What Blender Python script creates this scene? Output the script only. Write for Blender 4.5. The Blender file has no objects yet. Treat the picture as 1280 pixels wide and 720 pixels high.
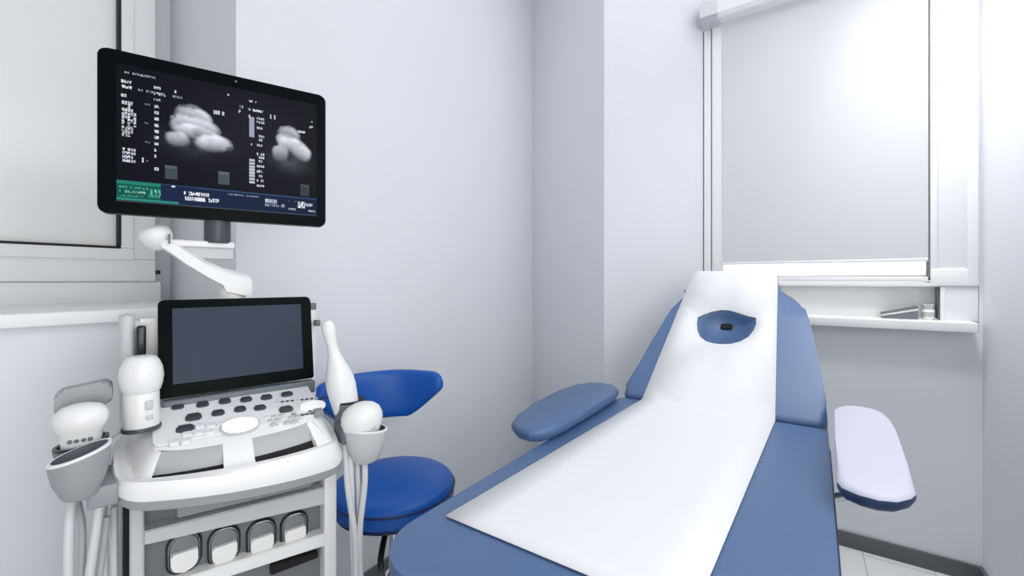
import bpy, bmesh, math, random
import numpy as np
from mathutils import Vector, Matrix
random.seed(4)
scn = bpy.context.scene
C = scn.collection
PI = math.pi
EYE = 1.2                      # eye height of the camera

# ------------------------------------------------------------------ materials
def mat(name, col, rough=.5, metal=0., noise=0., nscale=30., bump=0., bscale=200., coat=0., sheen=0., spec=.5, emit=0.):
    m = bpy.data.materials.new(name); m.use_nodes = True
    nt = m.node_tree; b = nt.nodes['Principled BSDF']
    b.inputs['Base Color'].default_value = (*col, 1)
    b.inputs['Roughness'].default_value = rough
    b.inputs['Metallic'].default_value = metal
    b.inputs['Coat Weight'].default_value = coat; b.inputs['Coat Roughness'].default_value = .4
    b.inputs['Sheen Weight'].default_value = sheen
    b.inputs['Specular IOR Level'].default_value = spec
    if emit:
        b.inputs['Emission Color'].default_value = (*col, 1); b.inputs['Emission Strength'].default_value = emit
    tc = nt.nodes.new('ShaderNodeTexCoord')
    if noise:
        n = nt.nodes.new('ShaderNodeTexNoise'); n.inputs['Scale'].default_value = nscale; n.inputs['Detail'].default_value = 4
        nt.links.new(tc.outputs['Object'], n.inputs['Vector'])
        r = nt.nodes.new('ShaderNodeMix'); r.data_type = 'RGBA'
        r.inputs[6].default_value = (*[c*(1-noise) for c in col], 1)
        r.inputs[7].default_value = (*[min(1, c*(1+noise)) for c in col], 1)
        nt.links.new(n.outputs['Fac'], r.inputs[0]); nt.links.new(r.outputs[2], b.inputs['Base Color'])
    if bump:
        n = nt.nodes.new('ShaderNodeTexNoise'); n.inputs['Scale'].default_value = bscale
        nt.links.new(tc.outputs['Object'], n.inputs['Vector'])
        bp = nt.nodes.new('ShaderNodeBump'); bp.inputs['Strength'].default_value = bump; bp.inputs['Distance'].default_value = .002
        nt.links.new(n.outputs['Fac'], bp.inputs['Height']); nt.links.new(bp.outputs['Normal'], b.inputs['Normal'])
    return m
M = dict(
 wall=mat('wall_paint', (.775,.79,.83), .75, noise=.015, nscale=3, bump=.05, bscale=120),
 ceil=mat('ceiling_paint', (.85,.85,.86), .8),
 skirt=mat('grey_skirting', (.115,.122,.13), .5),
 frame=mat('white_window_plastic', (.90,.905,.90), .35, noise=.01),
 frame2=mat('window_panel', (.84,.86,.89), .4),
 gasket=mat('black_gasket', (.008,.009,.009), .6),
 gap=mat('grey_gap', (.22,.22,.235), .7),
 panel=mat('frosted_pane', (.92,.922,.905), .22, noise=.02, nscale=2),
 blind=mat('blind_fabric', (.62,.63,.65), .85, bump=.1, bscale=900, emit=.06),  # faint emission put in for daylight coming through the fabric
 sill=mat('sill_white', (.87,.875,.87), .35),
 cast=mat('cassette_aluminium', (.62,.63,.66), .3, metal=.4),
 vinyl=mat('blue_vinyl', (.072,.144,.298), .42, noise=.05, nscale=6, bump=.12, bscale=420, coat=.1, spec=.65),
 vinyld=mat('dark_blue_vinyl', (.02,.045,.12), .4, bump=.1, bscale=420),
 lilac=mat('pale_glare_vinyl', (.68,.685,.79), .45, bump=.1, bscale=420),  # window glare on the blue armrest, put into the colour
 royal=mat('royal_blue_vinyl', (.005,.095,.42), .36, noise=.06, nscale=8, bump=.1, bscale=420, coat=.06, spec=.35),
 royald=mat('navy_vinyl', (.003,.012,.07), .4),
 paper=mat('white_paper', (.86,.865,.88), .9, noise=.008, nscale=4, bump=.08, bscale=80),
 shell=mat('white_plastic', (.80,.80,.795), .35, noise=.01),
 shell2=mat('light_grey_plastic', (.52,.53,.535), .4),
 grey=mat('mid_grey_plastic', (.26,.275,.29), .45),
 grey2=mat('warm_grey_plastic', (.30,.31,.32), .45),
 dgrey=mat('dark_grey_plastic', (.055,.062,.075), .4),
 pocket=mat('pocket_grey_plastic', (.40,.42,.425), .45),
 body=mat('body_grey_plastic', (.155,.17,.175), .5),
 recess=mat('recess_grey_plastic', (.17,.185,.19), .5),
 slate=mat('slate_grey_plastic', (.12,.14,.165), .4),
 black=mat('black_plastic', (.006,.007,.008), .3),
 hole=mat('black_slot', (.004,.004,.005), .8),
 bezel=mat('black_bezel', (.0025,.004,.0045), .4, spec=.05),
 touch=mat('dim_touch_glass', (.036,.048,.075), .35, spec=.1, noise=.08, nscale=6),
 key=mat('dark_key_rubber', (.042,.05,.062), .5),
 keyw=mat('white_key_plastic', (.78,.79,.80), .4),
 glow=mat('bright_oval', (.92,.92,.92), .3, emit=.25),
 metal=mat('brushed_metal', (.62,.63,.65), .25, metal=1.),
 chrome=mat('chrome', (.8,.8,.82), .08, metal=1.),
 cable=mat('white_cable', (.60,.61,.62), .4),
 cable2=mat('light_grey_cable', (.42,.43,.44), .4),
 dome=mat('white_probe_plastic', (.78,.78,.775), .3),
 pages=mat('paper_pages', (.8,.8,.78), .8),
 bookc=mat('grey_cover', (.17,.18,.20), .5),
)
# floor: pale vinyl planks with thin seams
def floor_mat():
    m = mat('floor_vinyl', (.50,.51,.505), .38)
    nt = m.node_tree; b = nt.nodes['Principled BSDF']
    tc = nt.nodes.new('ShaderNodeTexCoord')
    br = nt.nodes.new('ShaderNodeTexBrick')
    br.inputs['Color1'].default_value = (.84,.855,.845,1); br.inputs['Color2'].default_value = (.86,.87,.865,1)
    br.inputs['Mortar'].default_value = (.60,.61,.61,1); br.inputs['Scale'].default_value = 1
    br.inputs['Mortar Size'].default_value = .003; br.inputs['Brick Width'].default_value = 1.2; br.inputs['Row Height'].default_value = .23
    mp = nt.nodes.new('ShaderNodeMapping'); mp.inputs['Rotation'].default_value = (0,0,PI/2)
    nt.links.new(tc.outputs['Object'], mp.inputs['Vector']); nt.links.new(mp.outputs['Vector'], br.inputs['Vector'])
    nt.links.new(br.outputs['Color'], b.inputs['Base Color'])
    return m
M['floor'] = floor_mat()
def glass_mat():
    m = bpy.data.materials.new('window_glass'); m.use_nodes = True; nt = m.node_tree
    nt.nodes.clear(); o = nt.nodes.new('ShaderNodeOutputMaterial'); mx = nt.nodes.new('ShaderNodeMixShader')
    t = nt.nodes.new('ShaderNodeBsdfTransparent'); g = nt.nodes.new('ShaderNodeBsdfGlossy'); g.inputs['Roughness'].default_value = .02
    f = nt.nodes.new('ShaderNodeFresnel')
    nt.links.new(f.outputs[0], mx.inputs[0]); nt.links.new(t.outputs[0], mx.inputs[1]); nt.links.new(g.outputs[0], mx.inputs[2])
    nt.links.new(mx.outputs[0], o.inputs[0]); return m
M['glass'] = glass_mat()

# ------------------------------------------------------------------ mesh helpers
def obj(name, bm, mats, parent=None, smooth=40, loc=None, rot=None):
    me = bpy.data.meshes.new(name)
    bmesh.ops.recalc_face_normals(bm, faces=bm.faces[:])
    bm.to_mesh(me); bm.free()
    if not isinstance(mats, (list, tuple)): mats = [mats]
    for m in mats: me.materials.append(m)
    o = bpy.data.objects.new(name, me); C.objects.link(o)
    if parent: o.parent = parent
    if loc: o.location = loc
    if rot: o.rotation_euler = rot
    if smooth:
        me.shade_smooth(); me.set_sharp_from_angle(angle=math.radians(smooth))
    return o
def thing(name, label, cat, loc=(0,0,0), rz=0, group=None):
    o = bpy.data.objects.new(name, None); C.objects.link(o); o.empty_display_size = .05
    o.location = loc; o.rotation_euler = (0,0,rz); o['label'] = label; o['category'] = cat
    if group: o['group'] = group
    return o
def tag(o, label, cat, group=None):
    o['label'] = label; o['category'] = cat
    if group: o['group'] = group
    return o
def struct(o):
    o['kind'] = 'structure'; return o
def NB(): return bmesh.new()
def box(bm, x0, x1, y0, y1, z0, z1, bev=0., seg=3, mi=0):
    r = bmesh.ops.create_cube(bm, size=1)
    vs = r['verts']
    for v in vs:
        v.co = Vector((x0 if v.co.x < 0 else x1, y0 if v.co.y < 0 else y1, z0 if v.co.z < 0 else z1))
    fs = set(f for v in vs for f in v.link_faces)
    for f in fs: f.material_index = mi
    if bev:
        es = list(set(e for f in fs for e in f.edges))
        r2 = bmesh.ops.bevel(bm, geom=es, offset=bev, segments=seg, affect='EDGES', profile=.5)
        for f in r2['faces']: f.material_index = mi
    return vs
def bx(*a, **k):
    bm = NB(); box(bm, *a, **k); return bm
def prism(bm, pts, z0, z1, bev=0., seg=4, bevb=None, mi=0):
    """outline in xy extruded from z0 to z1 with rounded rims"""
    n = len(pts)
    lo = [bm.verts.new((p[0], p[1], z0)) for p in pts]; hi = [bm.verts.new((p[0], p[1], z1)) for p in pts]
    fs = [bm.faces.new(lo[::-1]), bm.faces.new(hi)]
    for i in range(n): fs.append(bm.faces.new((lo[i], lo[(i+1)%n], hi[(i+1)%n], hi[i])))
    for f in fs: f.material_index = mi
    if bev:
        te = [bm.edges.get((hi[i], hi[(i+1)%n])) for i in range(n)]
        be = [bm.edges.get((lo[i], lo[(i+1)%n])) for i in range(n)]
        r = bmesh.ops.bevel(bm, geom=te, offset=bev, segments=seg, affect='EDGES', profile=.5)
        for f in r['faces']: f.material_index = mi
        bb = bev if bevb is None else bevb
        if bb:
            r = bmesh.ops.bevel(bm, geom=[e for e in be if e.is_valid], offset=bb, segments=seg, affect='EDGES', profile=.5)
            for f in r['faces']: f.material_index = mi
def rrect(x0, x1, y0, y1, r, n=6):
    if not isinstance(r, (list, tuple)): r = [r]*4
    out = []
    for (cx, cy, a0, rr) in ((x1, y1, 0, r[0]), (x0, y1, 90, r[1]), (x0, y0, 180, r[2]), (x1, y0, 270, r[3])):
        sx = -1 if cx == x1 else 1; sy = -1 if cy == y1 else 1
        for k in range(n+1):
            a = math.radians(a0 + 90*k/n)
            out.append((cx + sx*rr + rr*math.cos(a), cy + sy*rr + rr*math.sin(a)))
    return out
def lathe(bm, prof, c=(0,0,0), axis=(0,0,1), n=32, sx=1., sy=1., mi=0, xdir=None):
    ax = Vector(axis).normalized()
    if xdir: X = Vector(xdir)
    else: X = Vector((1,0,0)) if abs(ax.x) < .9 else Vector((0,1,0))
    X = (X - ax*X.dot(ax)).normalized(); Y = ax.cross(X); c = Vector(c)
    rings = []
    for r, z in prof:
        if r < 1e-6: rings.append([bm.verts.new(c + ax*z)])
        else: rings.append([bm.verts.new(c + ax*z + X*(r*sx*math.cos(2*PI*k/n)) + Y*(r*sy*math.sin(2*PI*k/n))) for k in range(n)])
    for a, b in zip(rings, rings[1:]):
        for k in range(n):
            k2 = (k+1) % n
            if len(a) == 1 and len(b) == 1: continue
            if len(a) == 1: f = bm.faces.new((a[0], b[k2], b[k]))
            elif len(b) == 1: f = bm.faces.new((a[k], a[k2], b[0]))
            else: f = bm.faces.new((a[k], a[k2], b[k2], b[k]))
            f.material_index = mi
    for rg, rev in ((rings[0], True), (rings[-1], False)):
        if len(rg) > 1:
            f = bm.faces.new(rg[::-1] if rev else rg); f.material_index = mi
def catmull(pts, m=8):
    P = [Vector(p) for p in pts]; P = [2*P[0]-P[1]] + P + [2*P[-1]-P[-2]]; out = []
    for i in range(1, len(P)-2):
        for k in range(m):
            t = k/m; a, b, c, d = P[i-1:i+3]
            out.append(.5*((2*b) + (c-a)*t + (2*a-5*b+4*c-d)*t*t + (3*b-a-3*c+d)*t**3))
    out.append(P[-2]); return out
def tube(bm, pts, r, n=10, sm=8, mi=0, flat=1.):
    P = catmull(pts, sm) if sm else [Vector(p) for p in pts]
    R = r if callable(r) else (lambda t: r)
    up = None; rings = []
    for i, p in enumerate(P):
        d = (P[min(i+1, len(P)-1)] - P[max(i-1, 0)]).normalized()
        if up is None: up = Vector((0,0,1)) if abs(d.z) < .9 else Vector((1,0,0))
        up = (up - d*up.dot(d)).normalized(); s = d.cross(up); rr = R(i/(len(P)-1))
        rings.append([bm.verts.new(p + up*(rr*math.cos(2*PI*k/n)) + s*(rr*flat*math.sin(2*PI*k/n))) for k in range(n)])
    for a, b in zip(rings, rings[1:]):
        for k in range(n):
            f = bm.faces.new((a[k], a[(k+1)%n], b[(k+1)%n], b[k])); f.material_index = mi
    for q in (rings[0][::-1], rings[-1]):
        f = bm.faces.new(q); f.material_index = mi

# ------------------------------------------------------------------ the room
WY = 2.44; LX = -1.40; RX = .60; TOP = 3.2; YB = -1.6; NX = -1.87; NY = .597
struct(obj('floor', bx(-2.4, RX+.1, YB, WY+.2, -.08, 0), M['floor'], smooth=0))
struct(obj('ceiling', bx(-2.4, RX+.1, YB, WY+.2, TOP, TOP+.08), M['ceil'], smooth=0))
# left wall: the part under the window niche, the part beyond it, the niche side and its back
b = NB(); box(b, NX-.12, LX, YB, NY, 0, 1.097); box(b, NX-.12, LX, NY, WY+.1, 0, TOP)
box(b, NX-.12, NX-.05, YB, NY, 1.097, TOP)
struct(obj('wall_left', b, M['wall'], smooth=0))
# window wall, with the opening for the window; the corner column stands in front of it
b = NB(); box(b, LX, -.425, WY, WY+.16, 0, TOP); box(b, -.425, RX, WY, WY+.16, 0, .99); box(b, .59, RX, WY, WY+.16, .99, TOP)
box(b, -.425, .59, WY, WY+.16, 2.62, TOP)
# the corner column: angles chosen so one face falls dark and the splay catches light
prism(b, [(LX, 2.305), (-.828, 2.07), (-.432, WY), (LX, WY)], 0, TOP)
struct(obj('wall_back', b, M['wall'], smooth=0))
struct(obj('wall_right', bx(RX, RX+.1, YB, WY+.16, 0, TOP), M['wall'], smooth=0))
struct(obj('baseboard_back', bx(-.425, RX, WY-.012, WY, 0, .066, bev=.002), M['skirt']))
struct(obj('baseboard_right', bx(RX-.012, RX, YB, WY-.012, 0, .066, bev=.002), M['skirt']))
struct(obj('baseboard_left', bx(LX, LX+.012, YB, 2.30, 0, .066, bev=.002), M['skirt']))
b = NB(); prism(b, [(LX+.012, 2.2995), (LX+.012, 2.286), (-.826, 2.054), (-.418, 2.428), (-.418, WY-.001), (-.432, WY-.001), (-.828, 2.0695)], 0, .066)
struct(obj('baseboard_column', b, M['skirt'], smooth=0))

# left window in its niche
def quad_frame(bm, x0, x1, y0, y1, z0, z1, w, wb=None):   # frame lying in a plane of constant x
    wb = w if wb is None else wb
    box(bm, x0, x1, y0, y1, z0, z0+wb, bev=.004); box(bm, x0, x1, y0, y1, z1-w, z1, bev=.004)
    box(bm, x0, x1, y1-w, y1, z0+wb, z1-w, bev=.004); box(bm, x0, x1, y0, y0+w, z0+wb, z1-w, bev=.004)
w1 = bpy.data.objects.new('window_1', None); C.objects.link(w1); w1.location = (NX, 0, 1.2); struct(w1)
fx = -1.85
b = NB(); quad_frame(b, -.045, .020, -1.2, .535, -.005, 1.3, .062, .075); obj('window_frame', b, M['frame'], w1)
b = NB(); quad_frame(b, -.03, .030, -1.14, .475, .065, 1.24, .036, .04); obj('window_sash', b, M['frame'], w1)
b = NB(); quad_frame(b, -.02, .0325, -1.106, .4425, .102, 1.206, .008, .008); obj('glazing_gasket', b, M['gasket'], w1)
obj('pane', bx(-.01, .006, -1.10, .437, .108, 1.20), M['panel'], w1, smooth=0)
obj('hinge', bx(.0, .018, .537, .549, .02, .034, bev=.002), M['black'], w1)
obj('sub_frame', bx(-.045, .012, -1.2, .552, -.075, -.006, bev=.003), M['frame'], w1)
struct(obj('trim_1', bx(NX-.04, -1.36, YB, NY-.002, 1.0985, 1.129, bev=.004), M['sill']))

# window on the back wall
w2 = bpy.data.objects.new('window_2', None); C.objects.link(w2); w2.location = (0, WY, 1.0); struct(w2)
b = NB()
box(b, -.42, -.385, .0, .09, .04, 1.6, bev=.003)              # left outer frame
box(b, .555, .588, -.012, .09, .175, 1.6, bev=.003)           # right outer frame
box(b, .449, .56, -.012, .09, .175, .245, bev=.003)
box(b, -.42, .56, .0, .09, 1.585, 1.618, bev=.003)
obj('window_frame', b, M['frame'], w2)
obj('side_panel', bx(.472, .556, -.004, .06, .24, 1.59, bev=.002), M['frame2'], w2)
b = NB()
box(b, -.380, -.333, -.006, .07, .215, 1.58, bev=.004)
box(b, .449, .472, -.008, .07, .215, 1.58, bev=.003)
box(b, -.333, .449, .02, .07, .205, .222, bev=.003)
obj('window_sash', b, M['frame'], w2)
obj('window_pane', bx(-.333, .449, .045, .051, .222, 1.58), M['glass'], w2, smooth=0)
b = NB()
box(b, -.42, .479, -.004, .09, .192, .213, bev=.003); box(b, -.42, .476, -.002, .08, .171, .190, bev=.003)
obj('transom', b, M['frame'], w2)
b = NB(); box(b, .4425, .449, -.004, .03, .2, 1.58); box(b, -.385, -.380, -.002, .03, .215, 1.58)
obj('gasket', b, M['gap'], w2)
# lower light of the window: a recess with a fixed frosted pane
obj('fixed_pane', bx(-.42, .474, .050, .058, .036, .172), M['panel'], w2, smooth=0)
obj('reveal', bx(.4735, .4785, .0, .05, .04, .171), M['slate'], w2, smooth=0)
obj('corner_block', bx(.479, .588, -.003, .09, .033, .174, bev=.002), M['frame2'], w2)
obj('end_strip', bx(.479, .494, -.007, .02, .033, .174, bev=.002), M['frame'], w2)
struct(obj('trim_2', bx(-.425, .57, 2.36, WY+.1, .995, 1.0345, bev=.004), M['sill']))

# roller blind
rb = thing('roller_blind', 'pale grey roller blind pulled almost fully down over the right-hand window', 'blind', (.057, WY, 2.29))
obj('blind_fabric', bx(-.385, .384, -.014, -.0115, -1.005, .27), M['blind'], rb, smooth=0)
obj('bottom_bar', bx(-.385, .384, -.018, -.010, -1.012, -1.000, bev=.002), M['sill'], rb)
b = NB(); box(b, -.395, .40, -.02, .0, .235, .262, bev=.003); obj('cover_strip', b, M['sill'], rb)
prof = [(-.085, .255), (-.07, .238), (-.0, .238), (0, .33), (-.06, .33), (-.085, .315)]
b = NB(); 
lo = [b.verts.new((-.40, p[0], p[1])) for p in prof]; hi = [b.verts.new((.51, p[0], p[1])) for p in prof]
for i in range(6): b.faces.new((lo[i], lo[(i+1)%6], hi[(i+1)%6], hi[i]))
b.faces.new(lo); b.faces.new(hi); obj('cassette', b, M['sill'], rb, smooth=20)
prof = [(-.092, .25), (-.07, .228), (-.0, .225), (0, .336), (-.06, .336), (-.092, .32)]
b = NB()
lo = [b.verts.new((-.482, p[0], p[1])) for p in prof]; hi = [b.verts.new((-.40, p[0], p[1])) for p in prof]
for i in range(6): b.faces.new((lo[i], lo[(i+1)%6], hi[(i+1)%6], hi[i]))
b.faces.new(lo); b.faces.new(hi); obj('end_cap', b, M['cast'], rb, smooth=20)

# small things on the sill
bk = thing('booklet', 'grey booklet lying propped open on the white window sill', 'booklet', (.355, 2.455, 1.0345))
def wedge(pts, y0, y1):
    b = NB(); lo = [b.verts.new((p[0], y0, p[1])) for p in pts]; hi = [b.verts.new((p[0], y1, p[1])) for p in pts]
    n = len(pts)
    for i in range(n): b.faces.new((lo[i], lo[(i+1)%n], hi[(i+1)%n], hi[i]))
    b.faces.new(lo[::-1]); b.faces.new(hi); return b
obj('cover', wedge([(-.055,0.001), (.056,0.001), (.056,.036), (-.02,.017), (-.055,.009)], -.025, .025), M['bookc'], bk, smooth=0)
obj('pages', wedge([(-.06,.010), (-.02,.0185), (.056,.0375), (.056,.046), (-.055,.018)], -.025, .025), M['pages'], bk, smooth=0)
obj('upper_cover', wedge([(-.06,.0185), (.056,.0465), (.056,.056), (-.058,.024)], -.025, .025), M['bookc'], bk, smooth=0)
jr = thing('pill_bottle', 'small white bottle with grey cap on the window sill beside the booklet', 'bottle', (.447, 2.455, 1.0345))
b = NB(); lathe(b, [(.018,0), (.02,.003), (.02,.038), (.017,.043), (.014,.046)], n=24); obj('bottle_body', b, M['frame'], jr)
b = NB(); lathe(b, [(.0185,.046), (.0185,.062), (.016,.064)], n=24); obj('cap', b, M['shell2'], jr)
b = NB(); lathe(b, [(.0203,.012), (.0203,.032)], n=24); obj('bottle_label', b, M['shell2'], jr)

# ------------------------------------------------------------------ examination bed
BX0, BX1, BYN, HY, HZ = -.56, .065, .435, 1.56, .76
BXM = (BX0+BX1)/2
bed = thing('examination_bed', 'blue padded examination bed with raised backrest under a white paper sheet', 'bed', (BXM, 1.0, 0))
def L(x, y, z): return (x-BXM, y-1.0, z)
TP = lambda p: (p[0]-.026*(HY-p[1]), p[1])      # the couch stands a touch askew to the wall
b = NB(); prism(b, [L(*TP((x, y)), 0)[:2] for x, y in rrect(BX0, BX1+.004, BYN, HY-.004, [.02, .02, .11, .11], 10)], .672, .76, bev=.026, seg=5)
seat = obj('seat_cushion', b, M['vinyl'], bed)
b = NB()
o = [Vector((*L(*TP((x, y)), 0)[:2], .705)) for x, y in rrect(BX0-.001, BX1+.005, BYN-.002, HY-.002, [.02, .02, .11, .11], 10)]
tube(b, o+[o[0]], .0055, n=8, sm=0); obj('piping', b, M['vinyld'], seat)
b = NB(); prism(b, [L(*TP((x, y)), 0)[:2] for x, y in rrect(BX0+.02, BX1-.02, BYN+.02, HY-.02, [.02, .02, .1, .1], 8)], .60, .674, bev=.01)
obj('seat_base', b, M['vinyld'], bed)
b = NB(); box(b, -.20, .20, -.42, .42, .53, .605, bev=.01); obj('bed_frame', b, M['shell2'], bed)
b = NB(); box(b, -.15, .15, -.22, .22, .08, .54, bev=.02); obj('lift_column', b, M['shell'], bed)
b = NB(); prism(b, rrect(-.27, .27, -.45, .42, .06), .02, .10, bev=.015); obj('base_plate', b, M['shell2'], bed)
for sx in (-.23, .23):
    for sy in (-.41, .38):
        b = NB(); lathe(b, [(.022,0), (.024,.006), (.018,.022)], c=(sx, sy, 0), n=16); obj('foot', b, M['black'], bed)
# backrest, built lying flat (x across, y up the back) and then tilted at the hinge
AL = math.atan2(.475, .60)
bkp = [(.045,.006), (.062,.016), (.071,.04), (.069,.10), (.062,.19), (.049,.31), (.032,.46), (.018,.53), (.0,.578), (-.025,.613), (-.060,.636), (-.088,.662),
       (-.108,.70), (-.125,.735), (-.15,.758), (-.25,.762), (-.34,.758), (-.37,.742), (-.388,.70), (-.402,.655), (-.420,.618), (-.438,.602),
       (-.457,.56), (-.470,.50), (-.487,.42), (-.510,.30), (-.532,.17), (-.555,.06), (-.556,.03), (-.548,.012), (-.53,.006)]
bkp = [(x-BXM, t) for x, t in bkp]
hole = [(-.353,.452), (-.335,.468), (-.305,.490), (-.270,.503), (-.240,.503), (-.210,.491), (-.175,.474), (-.142,.464), (-.139,.430), (-.145,.395), (-.160,.358),
        (-.185,.330), (-.215,.314), (-.245,.308), (-.275,.309), (-.305,.318), (-.328,.340), (-.343,.375), (-.351,.415)]
hole = [(x-BXM, t) for x, t in hole]
b = NB(); prism(b, bkp, -.085, 0, bev=.022, seg=5)
b.faces.ensure_lookup_table()
top = max((f for f in b.faces if f.normal.z > .9 or True), key=lambda f: (len(f.verts) > 20 and abs(f.calc_center_median().z) < .001, f.calc_area()))
oe = list(top.edges); bmesh.ops.delete(b, geom=[top], context='FACES_ONLY')
hv = [b.verts.new((x, t, 0)) for x, t in hole]
he = [b.edges.new((hv[i], hv[(i+1) % len(hv)])) for i in range(len(hv))]
bmesh.ops.triangle_fill(b, use_beauty=True, edges=oe+he)
ROT = (AL, 0, 0); HL = L(BXM, HY, HZ)
back = obj('backrest_cushion', b, M['vinyl'], bed, loc=HL, rot=ROT)
# contoured face rest set into the backrest
b = NB(); cc = Vector((-.249-BXM, .444, 0)); rings = []
for s, d in ((1, 0), (.93, .004), (.8, .020), (.6, .036), (.42, .045), (.3, .049)):
    rings.append([b.verts.new((cc.x+(x-cc.x)*s*(1 if s > .5 else .9), cc.y+(t-cc.y)*s+(1-s)*.012, -d)) for x, t in hole])
nh = len(hole)
for p, q in zip(rings, rings[1:]):
    for i in range(nh): b.faces.new((p[i], p[(i+1)%nh], q[(i+1)%nh], q[i]))
b.faces.new(rings[-1])
fr = obj('face_rest', b, M['vinyl'], back)
b = NB(); prism(b, [(cc.x+x, cc.y+.012+y) for x, y in rrect(-.022, .022, -.014, .014, .011)], -.05, -.041); obj('breathing_slot', b, M['hole'], fr, smooth=0)
b = NB(); prism(b, [(x*.86, .03+t*.86) for x, t in bkp], -.115, -.083, bev=.008); obj('backrest_shell', b, M['vinyld'], bed, loc=HL, rot=ROT)
b = NB(); tube(b, [(0, .25, .58), (0, .45, .60), (0, .66, .76)], .018, n=12); obj('backrest_strut', b, M['metal'], bed)
# armrests
def arm_pad(pts, z0, z1, two=False):
    b = NB(); prism(b, [L(x, y, 0)[:2] for x, y in pts], z0, z1, bev=.014, seg=5, bevb=.02)
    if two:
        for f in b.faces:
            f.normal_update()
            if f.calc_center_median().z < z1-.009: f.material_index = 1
    return b
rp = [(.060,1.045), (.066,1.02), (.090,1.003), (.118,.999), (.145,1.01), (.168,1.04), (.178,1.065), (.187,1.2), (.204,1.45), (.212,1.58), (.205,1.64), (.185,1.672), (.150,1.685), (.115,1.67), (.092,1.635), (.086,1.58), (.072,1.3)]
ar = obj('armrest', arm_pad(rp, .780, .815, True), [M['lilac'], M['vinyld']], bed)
ar['label'] = 'blue armrest with window glare painted pale lilac on its top'
lp = [(-.555,1.03), (-.548,1.10), (-.542,1.3), (-.542,1.46), (-.556,1.53), (-.59,1.575), (-.635,1.585), (-.685,1.56), (-.718,1.50), (-.724,1.38), (-.718,1.2), (-.706,1.07), (-.680,1.005), (-.640,.972), (-.598,.968), (-.568,.99)]
al = obj('armrest', arm_pad(lp, .762, .80), M['vinyl'], bed)
for (xa, xb, y) in ((.03, .14, 1.35), (-.53, -.62, 1.3)):
    b = NB(); tube(b, [L(xa, y, .64), L((xa+xb)/2, y, .655), L(xb, y, .70), L(xb, y, .77)], .011, n=10); obj('armrest_bracket', b, M['metal'], bed)

# paper sheet: over the seat, up the backrest and over its top, with the cut-out for the face
b = NB()
def seatpt(x, y): return Vector((x, y, HZ+.003))
def backpt(x, t, d=.003): return Vector((x, HY + t*math.cos(AL) - d*math.sin(AL), HZ + t*math.sin(AL) + d*math.cos(AL)))
SL = lambda y: -.543 + (y-.585)*.067
SR = lambda y: -.113 + (y-.62)*.054
rows = []
for i in range(25):
    y = .585 + (1.553-.585)*i/24
    rows.append([b.verts.new(seatpt(SL(y)+(SR(y)-SL(y))*k/6, y)) for k in range(7)])
for p, q in zip(rows, rows[1:]):
    for k in range(6): b.faces.new((p[k], p[k+1], q[k+1], q[k]))
BLx = lambda t: -.478 + .062*t/.765
BRx = lambda t: -.063 - .014*t/.765
N = 10; ov = []
for k in range(7): ov.append((BLx(.008)+(BRx(.008)-BLx(.008))*k/6, .008))
for k in range(1, N+1): t = .008+.757*k/N; ov.append((BRx(t), t))
for k in range(5, -1, -1): ov.append((BLx(.765)+(BRx(.765)-BLx(.765))*k/6, .765))
for k in range(N-1, 0, -1): t = .008+.757*k/N; ov.append((BLx(t), t))
vo = [b.verts.new(backpt(*p)) for p in ov]
vh = [b.verts.new(backpt(x+BXM, t)) for x, t in hole]
ed = [b.edges.new((vo[i], vo[(i+1)%len(vo)])) for i in range(len(vo))] + [b.edges.new((vh[i], vh[(i+1)%len(vh)])) for i in range(len(vh))]
bmesh.ops.triangle_fill(b, use_beauty=True, edges=ed)
for k in range(6): b.faces.new((rows[-1][k], rows[-1][k+1], vo[k+1], vo[k]))
topv = vo[6+N:6+N+7][::-1]     # left to right along the top edge
prev = topv
for (t, d) in ((.775, -.001), (.782, -.012), (.784, -.03), (.782, -.095)):
    cur = [b.verts.new(backpt(v.co.x, t, d)) for v in topv]
    for k in range(6): b.faces.new((prev[k], prev[k+1], cur[k+1], cur[k]))
    prev = cur
ps = obj('paper_sheet', b, M['paper'], smooth=12)
sm = ps.modifiers.new('thick', 'SOLIDIFY'); sm.thickness = .0015; sm.offset = 1
tag(ps, 'white disposable paper sheet running down the middle of the blue examination bed', 'paper sheet')

# ------------------------------------------------------------------ stool
ST = (-1.022, .874)
st = thing('rolling_stool', 'royal blue round stool with curved backrest between cart and bed', 'stool', (*ST, 0))
R = .181
b = NB(); lathe(b, [(0,.528), (.10,.528), (.168,.531), (.178,.538), (R,.550), (R,.573), (.177,.588), (.166,.597), (.14,.602), (.08,.604), (0,.605)], n=64)
sc = obj('seat', b, M['royal'], st)
b = NB(); c_ = [Vector((.1815*math.cos(a*PI/36), .1815*math.sin(a*PI/36), .574)) for a in range(73)]; tube(b, c_, .003, n=8, sm=0); obj('seat_seam', b, M['royald'], sc)
b = NB(); lathe(b, [(.160,.518), (.166,.521), (.166,.529), (.1,.532)], n=48); obj('seat_underside', b, M['royald'], st)
b = NB(); box(b, -.07, .07, -.06, .06, .476, .52, bev=.008); obj('tilt_mechanism', b, M['black'], st)
b = NB(); lathe(b, [(.024,.09), (.024,.31), (.026,.312)], n=24); lathe(b, [(.015,.31), (.015,.475)], n=20); obj('gas_lift', b, M['chrome'], st)
b = NB(); tube(b, [(.03,-.05,.49), (.07,-.095,.482), (.10,-.13,.46), (.12,-.145,.445)], .0085, n=10); obj('lever', b, M['black'], st)
b = NB(); tube(b, [(.05,.02,.49), (.12,.05,.485), (.15,.06,.46), (.153,.062,.43)], .010, n=10); obj('lever', b, M['black'], st)
b = NB(); lathe(b, [(.045,.075), (.045,.11), (.03,.125)], n=24); obj('base_hub', b, M['chrome'], st)
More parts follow.
